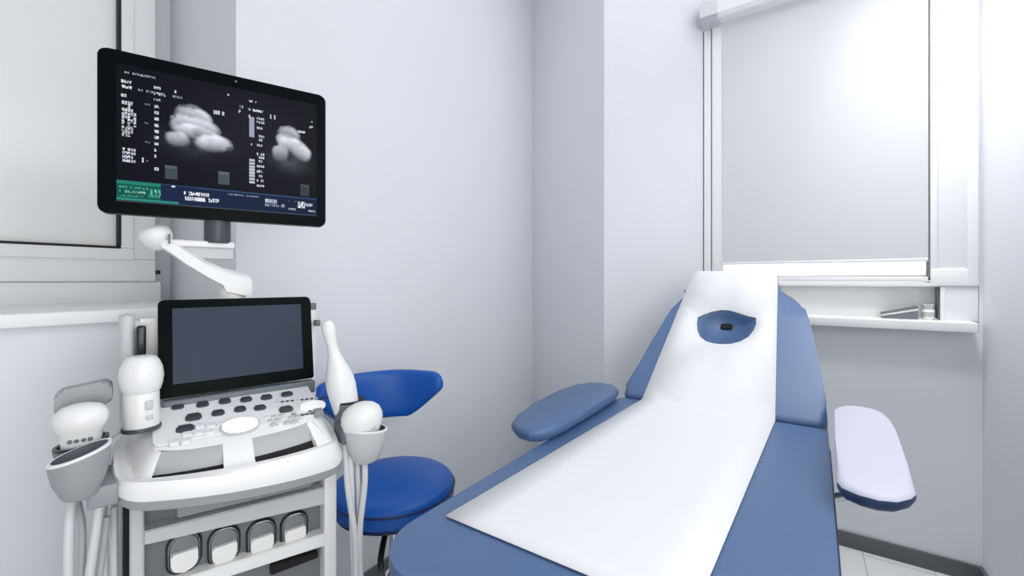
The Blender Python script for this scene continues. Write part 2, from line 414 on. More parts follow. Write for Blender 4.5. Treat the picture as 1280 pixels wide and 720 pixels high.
for k in range(5):
    a = 2*PI*k/5+math.radians(18); d = Vector((math.cos(a), math.sin(a), 0))
    b = NB(); tube(b, [d*.03+Vector((0,0,.095)), d*.14+Vector((0,0,.088)), d*.235+Vector((0,0,.072))], lambda t: .017-.005*t, n=10); lg = obj('base_leg', b, M['chrome'], st)
    b = NB(); s_ = d.cross(Vector((0,0,1)))
    for sg in (-1, 1): lathe(b, [(.02,-.007), (.025,-.005), (.025,.005), (.02,.007)], c=d*.235+s_*(sg*.012)+Vector((0,0,.025)), axis=s_, n=20)
    lathe(b, [(.008,.03), (.008,.07)], c=d*.235, n=10); obj('caster', b, M['black'], lg)
# curved backrest pad sweeping round the back of the seat
b = NB(); rows = []
a0, a1, n = math.radians(97), math.radians(209), 36
for i in range(n+1):
    f = i/n; a = a0+(a1-a0)*f
    e = min(f, 1-f)                            # ends of the pad are cut away from below and rounded
    ztop = .876-.030*(1-min(1, e/.09))**2-.008*(1-min(1, e/.35)); zbot = .712+.105*(1-min(1, e/.27))**1.25
    hgt = (ztop-zbot)/2; zc = (ztop+zbot)/2
    th_ = .02*(math.sqrt(max(0, 1-(1-min(1, e/.10))**2))*.85+.15)
    ring = []
    for j in range(20):
        q = 2*PI*j/20; cq, sq = math.cos(q), math.sin(q)
        x = math.copysign(abs(cq)**.55, cq)*th_; z = math.copysign(abs(sq)**.45, sq)*hgt
        lean = .10*z
        r = .247 + x + lean
        ring.append(b.verts.new((r*math.cos(a), r*math.sin(a), zc+z)))
    rows.append(ring)
for p, q in zip(rows, rows[1:]):
    for j in range(20): b.faces.new((p[j], p[(j+1)%20], q[(j+1)%20], q[j]))
b.faces.new(rows[0][::-1]); b.faces.new(rows[-1]); obj('backrest', b, M['royal'], st, smooth=60)
am = math.radians(165); dm = Vector((math.cos(am), math.sin(am), 0))
b = NB(); tube(b, [dm*.05+Vector((0,0,.495)), dm*.22+Vector((0,0,.493)), dm*.28+Vector((0,0,.54)), dm*.282+Vector((0,0,.70)), dm*.272+Vector((0,0,.78))], .012, n=12); obj('backrest_bar', b, M['chrome'], st)

# ------------------------------------------------------------------ ultrasound cart (local x across, y to the back)
OX, OY = -.8716102, .3891280
RZ = math.radians(75)
cart = thing('ultrasound_machine', 'white and grey ultrasound scanner cart with black monitor and control console', 'ultrasound machine', (OX, OY, 0), RZ)
def MW(u, v, z): return (OX+u*math.cos(RZ)-v*math.sin(RZ), OY+u*math.sin(RZ)+v*math.cos(RZ), z)
# console shell from stations round its outline
def deckz(v): return .892+(v+.01)*.33125
hw, vb, vf = .190, .185, -.052
st_pts = []
def outline(u):                                 # front edge, gently bowed
    return vf + .028*(abs(u)/.15)**2.2
us = [-.150,-.1485,-.147,-.12,-.095,-.07,-.045,-.0415,-.040,-.030,-.014,.0,.010,.0115,.013,.04,.07,.10,.128,.1305,.132,.150]
left = [(-hw+.006, vb), (-hw, .14), (-hw-.001, .09), (-hw, .05), (-.187,.022), (-.180,.0), (-.168,-.014), (-.158,-.0205)]
right = [(-p[0], p[1]) for p in left[::-1]]
st_pts = left + [(u, outline(u)) for u in us] + right
def inpocket(u): return (-.1480 <= u <= -.0405) or (.0115 <= u <= .1310)
norm = []
for i, p in enumerate(st_pts):
    a = Vector(st_pts[max(0, i-2)]); c = Vector(st_pts[min(len(st_pts)-1, i+2)]); t = (c-a).normalized(); norm.append(Vector((-t.y, t.x)))   # inward
ringsdef = [(.05,.800,1,0), (.014,.800,1,0), (.004,.806,1,0), (.001,.8215,0,0), (0,.828,0,0), (0,.842,0,0), (.004,.853,0,0), (.011,.860,0,0), (.020,.862,0,0)]
b = NB(); RG = []
for (ins, z, mi, _) in ringsdef + [(.026,.8645,0,1), (.032,.871,0,2), (.042,.884,0,3), (.055,.8965,0,4)]:
    ring = []
    for p, nn in zip(st_pts, norm):
        pk = inpocket(p[0]) and p[1] < 0; ii, zz = ins, z
        if pk and _ == 1: ii, zz = .030, .852
        if pk and _ == 2: ii, zz = .0385, .8650
        if pk and _ == 3: ii, zz = .044, .884
        q = Vector(p)+nn*ii
        rise = max(0, q.y-.012)*.33
        if ins <= .02: rise *= .55 if mi == 0 else .2
        zz += rise
        if _ == 0: zz -= .11*p[0]*(1-.6*(ins > .004 and z > .85)); zz += .010*max(0, (abs(p[0])-.145)/.045)**2*(z < .84)
        ring.append(b.verts.new((q.x, q.y, zz)))
    RG.append(ring)
for r_ in range(len(RG)-1):
    for i in range(len(st_pts)-1):
        f = b.faces.new((RG[r_][i], RG[r_][i+1], RG[r_+1][i+1], RG[r_+1][i]))
        f.material_index = 1 if r_ <= 2 else 0
        um = (st_pts[i][0]+st_pts[i+1][0])/2; vm = st_pts[i][1]
        if inpocket(um) and vm < 0:
            if r_ in (8, 9): f.material_index = 3
            if r_ in (10, 11): f.material_index = 2
f = b.faces.new(RG[-1]); f = b.faces.new([v for v in RG[0]][::-1]); f.material_index = 1
bk_ = [rg[0] for rg in RG]; fk_ = [rg[-1] for rg in RG]
b.faces.new(bk_ + fk_[::-1])
console = obj('console', b, [M['shell'], M['grey2'], M['pocket'], M['hole']], cart, smooth=35)
# keys on the sloping deck
DA = math.atan(.33125)
def on_deck(name, u, v, pts, h, m, parent=console, bev=.0015, raise_=0.0):
    b = NB(); prism(b, pts, -.002, h, bev=bev, seg=2, bevb=0)
    return obj(name, b, m, parent, loc=(u, v, deckz(v)+.0005+raise_), rot=(DA, 0, 0))
# touch-key deck plate
on_deck('key_plate', .0, .098, rrect(-.135, .150, -.068, .075, .012), .0012, M['keyw'], bev=.0005)
def oct_(w, h): return [(w*.5,h*.18), (w*.32,h*.5), (-w*.32,h*.5), (-w*.5,h*.1), (-w*.5,-h*.3), (-w*.28,-h*.5), (w*.3,-h*.5), (w*.5,-h*.25)]
for i, (u, v, w, h) in enumerate([(-.095,.144,.020,.018), (-.055,.139,.021,.020), (-.017,.138,.021,.020), (.021,.132,.022,.020), (.059,.128,.022,.020), (.100,.127,.024,.019),
        (-.073,.100,.026,.024), (-.033,.100,.022,.020), (.005,.100,.021,.020), (.040,.093,.022,.019), (.085,.071,.027,.022), (-.088,.068,.028,.022)]):
    on_deck('control_key', u, v, oct_(w, h), .0045, M['dgrey' if i == 10 else 'key'])
on_deck('track_pad', -.003, .044, [(.034*math.cos(a*PI/24), .026*math.sin(a*PI/24)) for a in range(48)], .0035, M['shell2'], bev=.001)
on_deck('track_pad', -.003, .044, [(.031*math.cos(a*PI/24), .023*math.sin(a*PI/24)) for a in range(48)], .0065, M['glow'], bev=.003)
on_deck('oval_pad', .138, .066, [(.027*math.cos(a*PI/24), .017*math.sin(a*PI/24)) for a in range(48)], .005, M['glow'], bev=.002)
for i in range(8):       # small white keys left of the track pad
    on_deck('small_key', -.066+.0165*(i % 3)-.020*(i//3), .067-.0165*(i//3)-.003*(i % 3), rrect(-.0072, .0072, -.0065, .0065, .003, 3), .004, M['keyw'], bev=.001)
for r_ in range(3):
    for k in range(5):   # round key cluster between the pads
        on_deck('small_key', .046+k*.0125+r_*.003, .056-.0135*r_-.001*k, [(.0052*math.cos(a*PI/7), .0045*math.sin(a*PI/7)) for a in range(14)], .004, M['shell2'] if (k+r_) % 3 else M['keyw'], bev=.001)
for k in range(11):
    on_deck('indicator', .075+k*.0098, .1025-k*.0012, rrect(-.0032, .0032, -.0022, .0022, .001, 2), .003, M['key' if k % 4 else 'shell2'], bev=.0005)
for (u, v) in ((.100,.042), (.110,.041), (.119,.041), (.128,.040), (.095,.050), (.128,.050)):
    on_deck('indicator', u, v, rrect(-.004, .004, -.003, .003, .0015, 2), .003, M['slate'], bev=.0005)
on_deck('square_knob', .141, .038, rrect(-.009, .009, -.009, .009, .003, 3), .009, M['grey'], bev=.002)
# touch panel
tz = .962; TA = math.atan2(.03, .197)
tpan = bpy.data.objects.new('touch_panel', None)
b = NB(); prism(b, rrect(-.145, .147, .0, .199, [.010,.010,.004,.004]), -.020, 0, bev=.003, seg=3)
tp = obj('touch_panel', b, M['bezel'], cart, loc=(.020, .158, tz), rot=(PI/2-TA, 0, 0))
b = NB(); box(b, -.122, .124, .026, .181, .0002, .0012); obj('touch_screen', b, M['touch'], tp, smooth=0)
b = NB(); box(b, -.140, .148, -.010, .012, -.030, .0, bev=.004); obj('panel_hinge', b, M['slate'], cart, loc=(.020, .158, .958))
b = NB(); box(b, .17, .184, .195, .215, 1.125, 1.142, bev=.002); obj('clip', b, M['slate'], cart)
b = NB(); box(b, .182, .194, .195, .215, 1.083, 1.098, bev=.002); obj('clip', b, M['slate'], cart)
b = NB(); box(b, -.158, -.143, .190, .205, 1.035, 1.108, bev=.004); obj('clip', b, M['black'], cart)
# back housing and arm post
b = NB(); prism(b, rrect(-.182, .196, .215, .33, [.02,.02,.03,.03]), .60, 1.12, bev=.02, seg=4); obj('back_housing', b, M['shell'], cart)
b = NB(); prism(b, rrect(-.184, -.160, .20, .25, .009), .90, 1.13, bev=.008); obj('side_handle', b, M['shell2'], cart)
# cart body: posts, panels, shelves
b = NB(); prism(b, rrect(-.166, -.146, .045, .085, .005), .10, .812, bev=.002); obj('front_post', b, M['shell2'], cart)
b = NB(); prism(b, rrect(.157, .184, .045, .085, .005), .10, .805, bev=.002); obj('front_post', b, M['shell'], cart)
b = NB(); box(b, -.175, -.164, .07, .32, .12, .80, bev=.002); obj('side_groove', b, M['hole'], cart)
b = NB(); box(b, -.192, -.172, .10, .31, .12, .83, bev=.006); obj('side_panel', b, M['shell2'], cart)
b = NB(); box(b, .180, .196, .10, .31, .12, .81, bev=.006); obj('side_panel', b, M['shell'], cart)
b = NB(); box(b, -.164, .182, .078, .31, .12, .80); obj('cart_body', b, M['body'], cart, smooth=0)
def slant(u0, u1, v0, v1, za0, za1, zb0, zb1):   # bar whose height drifts from left (a) to right (b)
    b = NB()
    for (u, z0, z1) in ((u0, za0, za1), (u1, zb0, zb1)):
        pass
    vs = [b.verts.new(p) for p in ((u0,v0,za0),(u1,v0,zb0),(u1,v1,zb0),(u0,v1,za0),(u0,v0,za1),(u1,v0,zb1),(u1,v1,zb1),(u0,v1,za1))]
    for q in ((0,1,2,3),(4,5,6,7),(0,1,5,4),(1,2,6,5),(2,3,7,6),(3,0,4,7)): b.faces.new([vs[i] for i in q])
    bmesh.ops.bevel(b, geom=b.edges[:], offset=.002, segments=2, affect='EDGES'); return b
obj('drawer_shelf', slant(-.148, .160, .048, .09, .733, .757, .700, .738), M['shell2'], cart)
obj('upper_tray', slant(-.10, .135, .062, .09, .757, .778, .742, .760), M['grey2'], cart)
obj('lower_shelf', slant(-.148, .160, .050, .09, .628, .652, .606, .634), M['shell'], cart)
obj('card_slot', slant(.055, .150, .066, .09, .578, .600, .575, .590), M['hole'], cart)
# probe sockets with white plugs
for i, (u, z) in enumerate(((-.089,.685), (-.026,.672), (.039,.662), (.102,.655))):
    b = NB(); p_ = rrect(-.0275, .0275, -.038, .038, .024, 8)
    prism(b, p_, .0, .008, bev=.002, seg=2, bevb=0)
    pt = obj('probe_socket', b, M['black'], cart, loc=(u, .078, z), rot=(PI/2, 0, 0))
    b = NB(); prism(b, rrect(-.0215, .0215, -.032, .032, .0195, 8), .006, .0085, bev=.001, seg=2, bevb=0); obj('socket_recess', b, M['recess'], pt)
    b = NB(); prism(b, rrect(-.0205, .0205, -.0315, .006, [.003,.003,.017,.017], 8), .008, .017, bev=.003, seg=3, bevb=0); obj('plug', b, M['shell'], pt)
    b = NB(); pts_ = [Vector((x, y, .0085)) for x, y in rrect(-.0235, .0235, -.034, .034, .0205, 8)]; tube(b, pts_+[pts_[0]], .0006, n=6, sm=0); obj('socket_rim', b, M['metal'], pt)
# base and casters
b = NB(); prism(b, rrect(-.185, .175, -.06, .31, .05), .085, .13, bev=.012); obj('base', b, M['shell2'], cart)
for (u, v) in ((-.15,-.02), (.14,-.02), (-.15,.27), (.14,.27)):
    b = NB()
    for sg in (-.014, .014): lathe(b, [(.03,-.009), (.038,-.006), (.038,.006), (.03,.009)], c=(u+sg, v, .038), axis=(1,0,0), n=24)
    lathe(b, [(.012,.035), (.012,.09)], c=(u, v, 0), n=12); obj('caster', b, M['slate'], cart)
# monitor arm: stem, block, sloping link, elbow, cross bar and neck
b = NB(); lathe(b, [(.026,1.10), (.026,1.175), (.024,1.18)], c=(.012,.25,0), n=24); obj('arm_stem', b, M['shell'], cart)
b = NB()
def armsec(c, w, hlo, hhi, yw):
    return [Vector((c[0], c[1]-yw, c[2]-hlo)), Vector((c[0], c[1]-yw, c[2]+hhi*.55)), Vector((c[0], c[1]-yw*.5, c[2]+hhi)), Vector((c[0], c[1]+yw*.5, c[2]+hhi)), Vector((c[0], c[1]+yw, c[2]+hhi*.55)), Vector((c[0], c[1]+yw, c[2]-hlo))]
secs = [armsec(c, 0, lo_, hi_, yw) for c, lo_, hi_, yw in (((.050,.25,1.19), .022,.010,.024), ((.046,.25,1.19), .028,.020,.028), ((.030,.25,1.192), .028,.026,.030), ((-.004,.25,1.198), .024,.030,.030), ((-.009,.25,1.2), .012,.029,.030),
        ((-.04,.25,1.222), .014,.022,.028), ((-.075,.25,1.248), .014,.022,.026), ((-.10,.25,1.270), .014,.020,.024), ((-.118,.25,1.282), .012,.012,.022))]
rv = [[b.verts.new(p) for p in s_] for s_ in secs]
for p, q in zip(rv, rv[1:]):
    for j in range(6): b.faces.new((p[j], p[(j+1)%6], q[(j+1)%6], q[j]))
b.faces.new(rv[0]); b.faces.new(rv[-1])
al_ = obj('arm_link', b, M['shell'], cart, smooth=50)
b = NB(); lathe(b, [(0,-.030), (.010,-.029), (.018,-.024), (.0245,-.015), (.0285,-.003), (.0290,.006), (.0265,.014), (.020,.020), (.010,.023), (0,.0235)], c=(-.126,.25,1.293), axis=(-.35,-.15,.9), n=32); obj('elbow', b, M['shell'], cart)
b = NB(); box(b, -.1065, -.1035, .2195, .228, 1.277, 1.298, bev=.001); obj('elbow_seam', b, M['slate'], cart)
b = NB(); box(b, -.125, .014, .228, .275, 1.273, 1.288, bev=.004); obj('cross_bar', b, M['shell'], cart)
b = NB(); box(b, -.085, .012, .236, .268, 1.248, 1.274, bev=.002); obj('cable_cover', b, M['shell2'], cart)
b = NB(); lathe(b, [(.024,1.284), (.026,1.288), (.026,1.36)], c=(-.018,.243,0), n=28); obj('monitor_neck', b, M['dgrey'], cart)
# monitor
mon = bpy.data.objects.new('monitor', None)
MWd, MH = .421, .330
b = NB(); prism(b, rrect(-MWd/2, MWd/2, -MH/2, MH/2, .014, 6), -.030, 0, bev=.003, seg=3)
prism(b, rrect(-.09, .09, -.15, .08, .02), -.05, -.028, bev=.006)
mo = obj('monitor', b, M['bezel'], cart, loc=(-.0075, .2065, 1.4995), rot=(PI/2, 0, math.radians(-7.2)))
b = NB(); lathe(b, [(.0025,0), (.0025,.0006)], c=(.02,.153,0), n=12); obj('status_light', b, M['slate'], mo)
# the scan picture shown on the screen (a flat display)
SX0, SX1, SY0, SY1 = -.182, .190, -.140, .138
nx, ny = 372, 262
xs = (np.arange(nx)+.5)/nx; ys = (np.arange(ny)+.5)/ny
Xg, Yg = np.meshgrid(xs, ys)                    # Y measured downwards
rng = np.random.default_rng(5)
img = np.zeros((ny, nx, 3)); img[:] = (.003,.0035,.0065)
img += (.007*np.exp(-((Xg-.62)**2+(Yg-.35)**2)/.12))[..., None]*np.array((.9,.9,1.2))
def smooth_noise(gx, gy):
    g = rng.random((gy+2, gx+2)); px = xs*gx; py = ys*gy
    ix = px.astype(int); iy = py.astype(int); fx_ = px-ix; fy_ = (py-iy)[:, None]
    fx_ = fx_*fx_*(3-2*fx_); fy_ = fy_*fy_*(3-2*fy_)
    A_ = g[iy][:, ix]; B_ = g[iy][:, ix+1]; C_ = g[iy+1][:, ix]; D_ = g[iy+1][:, ix+1]
    return (A_*(1-fx_)+B_*fx_)*(1-fy_)+(C_*(1-fx_)+D_*fx_)*fy_
NZ = .55*smooth_noise(24, 18)+.45*smooth_noise(60, 44)
def blob(cx, cy, rx, ry, lum, tilt=0., top=1.0, pw=1.0):
    """soft rounded lump, brightest along its upper rim and fading downward"""
    ct, sn = math.cos(tilt), math.sin(tilt)
    dx, dy = Xg-cx, (Yg-cy)*.75
    u = (dx*ct+dy*sn)/rx; v = (-dx*sn+dy*ct)/(ry*.75)
    u = u+(NZ-.5)*.25; v = v+(NZ-.5)*.25
    r = np.sqrt(u*u+v*v); m_ = np.clip((1-r)*3.2, 0, 1)
    sh = np.clip(.60-.60*v*top, .04, 1.15)**pw*(.75+.5*NZ)*lum*1.15
    for k, tint in enumerate((.86, .90, 1.0)):
        img[..., k] = img[..., k]*(1-m_)+m_*sh*tint
def dark(cx, cy, rx, ry, a):
    r = ((Xg-cx)/rx)**2+((Yg-cy)/ry)**2; img[:] *= (1-a*np.exp(-r*1.5))[..., None]
def haze(cx, cy, rx, ry, lum):
    r = ((Xg-cx)/rx)**2+((Yg-cy)/ry)**2; img[:] += (lum*np.exp(-r*1.6)*(.6+.8*NZ))[..., None]*np.array((.8,.88,1.1))
haze(.345,.51,.15,.10,.06)
blob(.330,.30,.092,.105,.42,.15); blob(.355,.295,.080,.078,.62,.35); blob(.285,.375,.066,.095,.42,-.3); blob(.36,.37,.115,.080,.62,.12); blob(.325,.415,.090,.066,.68,.05); blob(.405,.43,.088,.058,.5,.3)
blob(.262,.49,.060,.072,.52,.1); blob(.432,.485,.100,.080,.74,-.08); dark(.325,.525,.045,.05,.6); dark(.44,.575,.10,.05,.5); dark(.265,.575,.07,.04,.5)
haze(.845,.53,.11,.10,.08)
blob(.835,.31,.072,.078,.42,.3); blob(.815,.365,.064,.065,.40,-.2); blob(.850,.40,.092,.078,.72,.1); blob(.785,.485,.052,.085,.42,.1); blob(.905,.45,.066,.085,.68,.5); dark(.84,.51,.032,.05,.6); dark(.90,.55,.065,.05,.4)
def rect(x0, x1, y0, y1, col, a=1.):
    m_ = ((Xg >= x0) & (Xg < x1) & (Yg >= y0) & (Yg < y1))[..., None]*a; img[:] = img*(1-m_)+m_*np.array(col)
def text(x0, x1, y0, y1, col=(.62,.66,.74), dens=.62, cw=.011):
    """a line of tiny unreadable read-out characters"""
    x = x0
    while x < x1:
        if rng.random() < .86:
            for q in range(3):
                for w in range(3):
                    if rng.random() < dens: rect(x+cw*.28*q, x+cw*.28*(q+1), y0+(y1-y0)*w/3, y0+(y1-y0)*(w+1)/3, col, .55+.45*rng.random())
        x += cw
W_ = (.70,.73,.80)
text(.02,.16,.045,.062, (.5,.53,.58)); text(.02,.055,.11,.135, W_); text(.022,.065,.15,.172, W_, .8); text(.02,.04,.215,.235, W_, .9)
text(.09,.15,.155,.172, (.4,.42,.46)); text(.155,.185,.115,.135, W_, .9); text(.155,.20,.155,.178, W_, .8); text(.155,.185,.205,.222, W_)
for k in range(11):
    y = .255+.047*k; text(.158,.178,y,y+.022, W_, .8, .01)
    if k % 3 == 0: text(.115,.140,y,y+.014, (.25,.27,.30), .6, .009)
for k in range(10): text(.022,.06+.012*math.sin(k*.33), .265+.026*k, .289+.026*k, (.66,.70,.78), .86 if k < 5 else .65, .012)
for k in range(4): text(.025,.072,.605+.028*k,.626+.028*k, (.68,.72,.82), .8)
text(.105,.112,.665,.70, W_, 1.); text(.235,.268,.115,.138, W_, .8); text(.24,.275,.155,.172, (.35,.38,.42)); text(.43,.475,.215,.245, W_, .9)
text(.50,.508,.06,.075,W_,.9); text(.385,.395,.025,.04, W_, 1); text(.55,.575,.135,.155,(.4,.42,.46),.8); text(.535,.56,.17,.20,(.5,.53,.58),.7)
text(.60,.66,.075,.09,(.6,.63,.68)); text(.61,.685,.145,.165,W_,.9); text(.61,.635,.20,.225,W_,.9)
rect(.612,.640,.215,.38,(.34,.37,.46),.9)
for k in range(6): rect(.612,.640,.24+.027*k,.244+.027*k,(.2,.22,.28),.7)
for y in (.205,.235,.285,.355,.385,.43,.505,.535,.565,.605,.65,.69,.73,.77): text(.652,.69-.012*rng.random(),y,y+.02,W_,.8)
text(.61,.64,.435,.452,W_,.8)
for k in range(8): rect(.612,.642,.565+.026*k,.585+.026*k,(.50,.53,.58),.9)
text(.725,.755,.165,.20,W_,.75); text(.885,.925,.255,.275,W_,.9); text(.955,.97,.20,.22,W_,.8); text(.965,.975,.155,.168,W_,.8)
for (x, y, c) in ((.205,.70,.10), (.455,.70,.12), (.90,.73,.07)):
    rect(x, x+.055, y, y+.10, (c*.45,c*.62,c*.68)); rect(x, x+.05, y, y+.02, (c,c*1.15,c*1.2), .7)
# bottom strip of the display
g = np.clip((Xg-.1)/.9, 0, 1)[..., None]
m_ = ((Yg > .845))[..., None]; img = np.where(m_, np.array((.007,.016,.052))*(1-.3*g), img)
rect(0,1,.845,.852,(.02,.045,.11)); rect(.35,1,.848,.856,(.03,.06,.14)); rect(0,.185,.862,.975,(.004,.085,.060)); rect(0,.185,.848,.872,(.012,.20,.14)); rect(0,.265,.975,.99,(.02,.24,.18)); rect(0,1,.992,1.,(.05,.06,.08))
text(.012,.13,.885,.902,(.10,.42,.33),.6); text(.012,.12,.915,.935,(.25,.55,.45),.5); text(.135,.175,.895,.955,(.10,.50,.36),.6,.018); text(.012,.11,.95,.965,(.08,.35,.28),.5)
text(.29,.41,.885,.912,(.8,.83,.9),.82); text(.295,.45,.925,.955,(.8,.83,.9),.8); rect(.235,.25,.85,.862,(.7,.75,.8)); text(.50,.66,.87,.880,(.3,.36,.46),.7)
text(.70,.76,.885,.915,(.55,.60,.72),.95); text(.70,.80,.92,.945,(.35,.37,.5),.6); text(.83,.88,.88,.888,(.2,.28,.36)); text(.83,.87,.945,.96,(.5,.55,.6),.8); text(.885,.925,.88,.94,(.72,.76,.82),.85); text(.93,.985,.895,.92,(.6,.63,.68),.75); text(.95,.985,.95,.965,W_,.7)
me = bpy.data.meshes.new('monitor_screen')
gx = np.linspace(SX0, SX1, nx+1); gy = np.linspace(SY1, SY0, ny+1)
GX, GY = np.meshgrid(gx, gy); co = np.stack([GX.ravel(), GY.ravel(), np.full(GX.size, .0006)], 1)
ii = (np.arange(ny)[:, None]*(nx+1)+np.arange(nx)[None, :]).ravel()
fa = np.stack([ii, ii+nx+1, ii+nx+2, ii+1], 1)
me.vertices.add(len(co)); me.vertices.foreach_set('co', co.ravel())
me.loops.add(fa.size); me.loops.foreach_set('vertex_index', fa.ravel().astype(np.int32))
me.polygons.add(len(fa)); me.polygons.foreach_set('loop_start', (np.arange(len(fa))*4).astype(np.int32))
me.update(calc_edges=True); me.validate()
at = me.attributes.new('scan', 'FLOAT_COLOR', 'FACE')
rgba = np.concatenate([np.clip(img, 0, 1).reshape(-1, 3), np.ones((nx*ny, 1))], 1).astype(np.float32)
at.data.foreach_set('color', rgba.ravel())
m = mat('lit_scan_display', (.003,.003,.005), .35, spec=.05); nt = m.node_tree; bs = nt.nodes['Principled BSDF']
an = nt.nodes.new('ShaderNodeAttribute'); an.attribute_name = 'scan'
nt.links.new(an.outputs['Color'], bs.inputs['Emission Color']); bs.inputs['Emission Strength'].default_value = 1.15
me.materials.append(m)
so = bpy.data.objects.new('monitor_screen', me); C.objects.link(so); so.parent = mo

# probe holders on both sides of the console (parts of the cart)
def cup(name, u, v, z0, z1, r, m, mrim, sx=1., sy=1., tiltu=0., bottom=.6, parent=cart):
    b = NB(); h = z1-z0; t = .0045
    prof = [(0,z0), (r*bottom*.8,z0), (r*bottom,z0+h*.06), (r*.86,z0+h*.45), (r,z1-.004), (r,z1), (r-t,z1), (r-t,z1-.004), (r*.84-t,z0+h*.5), (r*bottom-t,z0+h*.15), (0,z0+h*.13)]
    lathe(b, prof, c=(u, v, 0), n=36, sx=sx, sy=sy)
    for q in b.verts:
        k = (q.co.z-z0)/h; q.co.z += k*tiltu*(q.co.x-u); 
    b.faces.index_update()
    for f in b.faces:
        k = f.index//36
        f.material_index = 1 if k in (4, 5) else (2 if 6 <= k <= 9 else 0)
    return obj(name, b, [m, mrim, M['slate']], parent)
cup('probe_holder', -.222, -.002, .862, .933, .0365, M['grey2'], M['shell'], sx=1.0, sy=.95, tiltu=.30, bottom=.58)
cup('probe_holder', -.226, .070, .872, .930, .034, M['slate'], M['black'], tiltu=.15, bottom=.7)
b = NB(); box(b, -.215, -.178, -.005, .10, .838, .872, bev=.004); obj('holder_bracket', b, M['grey'], cart)
cup('probe_holder', .209, .045, .866, .926, .035, M['slate'], M['hole'], bottom=.75)
cup('probe_holder', .232, .000, .792, .868, .049, M['shell2'], M['shell'], sx=.98, sy=.85, tiltu=-.16, bottom=.6)
b = NB(); box(b, .180, .235, .0, .06, .838, .885, bev=.006); obj('holder_bracket', b, M['slate'], cart)

def probe(name, label, u, v, z, cat='ultrasound probe'):
    return thing(name, label, cat, MW(u, v, z), RZ, 'probes held at the sides of the console')
def cable(parent, base, pts, r=.0055, m='cable'):
    b = NB(); tube(b, [(p[0]-base[0], p[1]-base[1], p[2]-base[2]) for p in pts], r, n=10, sm=10); return obj('cable', b, M[m], parent)
# 1: bulb-headed probe standing on the console
B1 = (-.150, .095, deckz(.095)+.001)
p = probe('ultrasound_probe', 'white bulb-headed ultrasound probe standing upright on left end of console', *B1)
b = NB(); lathe(b, [(0,0), (.025,0), (.0265,.003), (.0262,.035), (.0260,.064), (.0252,.0665), (.0275,.070), (.0305,.080), (.0325,.096), (.0305,.112), (.026,.124), (.021,.131), (.015,.133), (0,.1335)], n=40); obj('probe_body', b, M['dome'], p)
b = NB(); lathe(b, [(.0282,-.002), (.029,.001), (.0282,.005), (.026,.0055)], n=40); obj('base_ring', b, M['dgrey'], p)
b = NB(); box(b, .005, .016, -.0275, -.020, .038, .054, bev=.001); obj('button', b, M['shell2'], p)
b = NB(); box(b, .006, .016, -.0275, -.020, .02, .028, bev=.001); obj('button', b, M['shell2'], p)
cable(p, B1, [(-.175,.10,.925), (-.192,.10,.905), (-.200,.09,.85), (-.199,.06,.7), (-.207,.05,.45), (-.215,.05,.33), (-.202,.05,.28), (-.188,.055,.35), (-.186,.07,.6), (-.187,.085,.80)], .0055)
# 2: domed probe in the dark cup
B2 = (-.226, .070, .885)
p = probe('ultrasound_probe', 'white dome-topped ultrasound probe resting in the black-rimmed left holder', *B2)
b = NB(); lathe(b, [(0,0), (.019,0), (.023,.02), (.0255,.05), (.026,.062), (.031,.068), (.034,.080), (.034,.088), (.031,.097), (.024,.104), (.012,.108), (0,.109)], n=40, sy=.85); obj('probe_body', b, M['dome'], p)
b = NB()
for k in range(4): lathe(b, [(0,0), (.0035,0), (.003,.0015), (0,.002)], c=(-.012+k*.008, -.0212, .052), axis=(0,-1,0), n=8)
obj('grip_dots', b, M['slate'], p)
cable(p, B2, [(-.226,.070,.887), (-.230,.060,.86), (-.236,.030,.82), (-.237,.020,.70), (-.234,.015,.5), (-.240,.02,.34), (-.225,.025,.28), (-.212,.03,.35), (-.222,.025,.6), (-.205,.03,.80), (-.198,.04,.84)], .0065)
# 3: grey block headed probe behind it
B3 = (-.226, .125, .90)
cup('probe_holder', -.226, .125, .885, .925, .024, M['slate'], M['black'], bottom=.75)
p = probe('ultrasound_probe', 'grey flat block-headed ultrasound probe at the back of left holder', *B3)
b = NB(); prism(b, [(x, y) for x, y in rrect(-.018, .018, -.013, .013, .008)], 0, .085, bev=.004); obj('probe_grip', b, M['shell2'], p)
b = NB(); prism(b, rrect(-.036, .036, .074, .116, [.014,.012,.008,.008]), -.017, .017, bev=.006, seg=4)
for q in b.verts: q.co = Vector((q.co.x, -q.co.z, q.co.y+.15*q.co.x))
obj('probe_head', b, M['grey2'], p)
cable(p, B3, [(-.226,.125,.90), (-.226,.115,.88), (-.232,.08,.84), (-.224,.055,.78), (-.226,.035,.65), (-.232,.03,.5), (-.250,.03,.36), (-.235,.035,.29), (-.222,.04,.36), (-.212,.04,.6), (-.194,.05,.80)], .005, 'cable2')
# 4: pin-shaped probe on the right
B4 = (.208, .045, .890)
p = probe('ultrasound_probe', 'white pin-shaped ultrasound probe leaning upright in the right holder', *B4)
b = NB(); ax_ = Vector((-.045, .0, .21)).normalized()
lathe(b, [(0,0), (.0265,0), (.0285,.02), (.0305,.045), (.0318,.068), (.0305,.088), (.0255,.108), (.0185,.128), (.0132,.146), (.0110,.165), (.0122,.182), (.0140,.196), (.0145,.206), (.0125,.217), (.007,.224), (0,.2255)], axis=ax_, n=40, sy=.95)
obj('probe_body', b, M['dome'], p)
cable(p, B4, [(.208,.045,.892), (.206,.035,.86), (.201,.012,.81), (.199,.0,.77), (.201,-.002,.66), (.207,.0,.5), (.203,.0,.36), (.213,.0,.29), (.226,.0,.36), (.214,-.002,.55), (.217,.002,.70), (.214,.012,.83)], .0068)
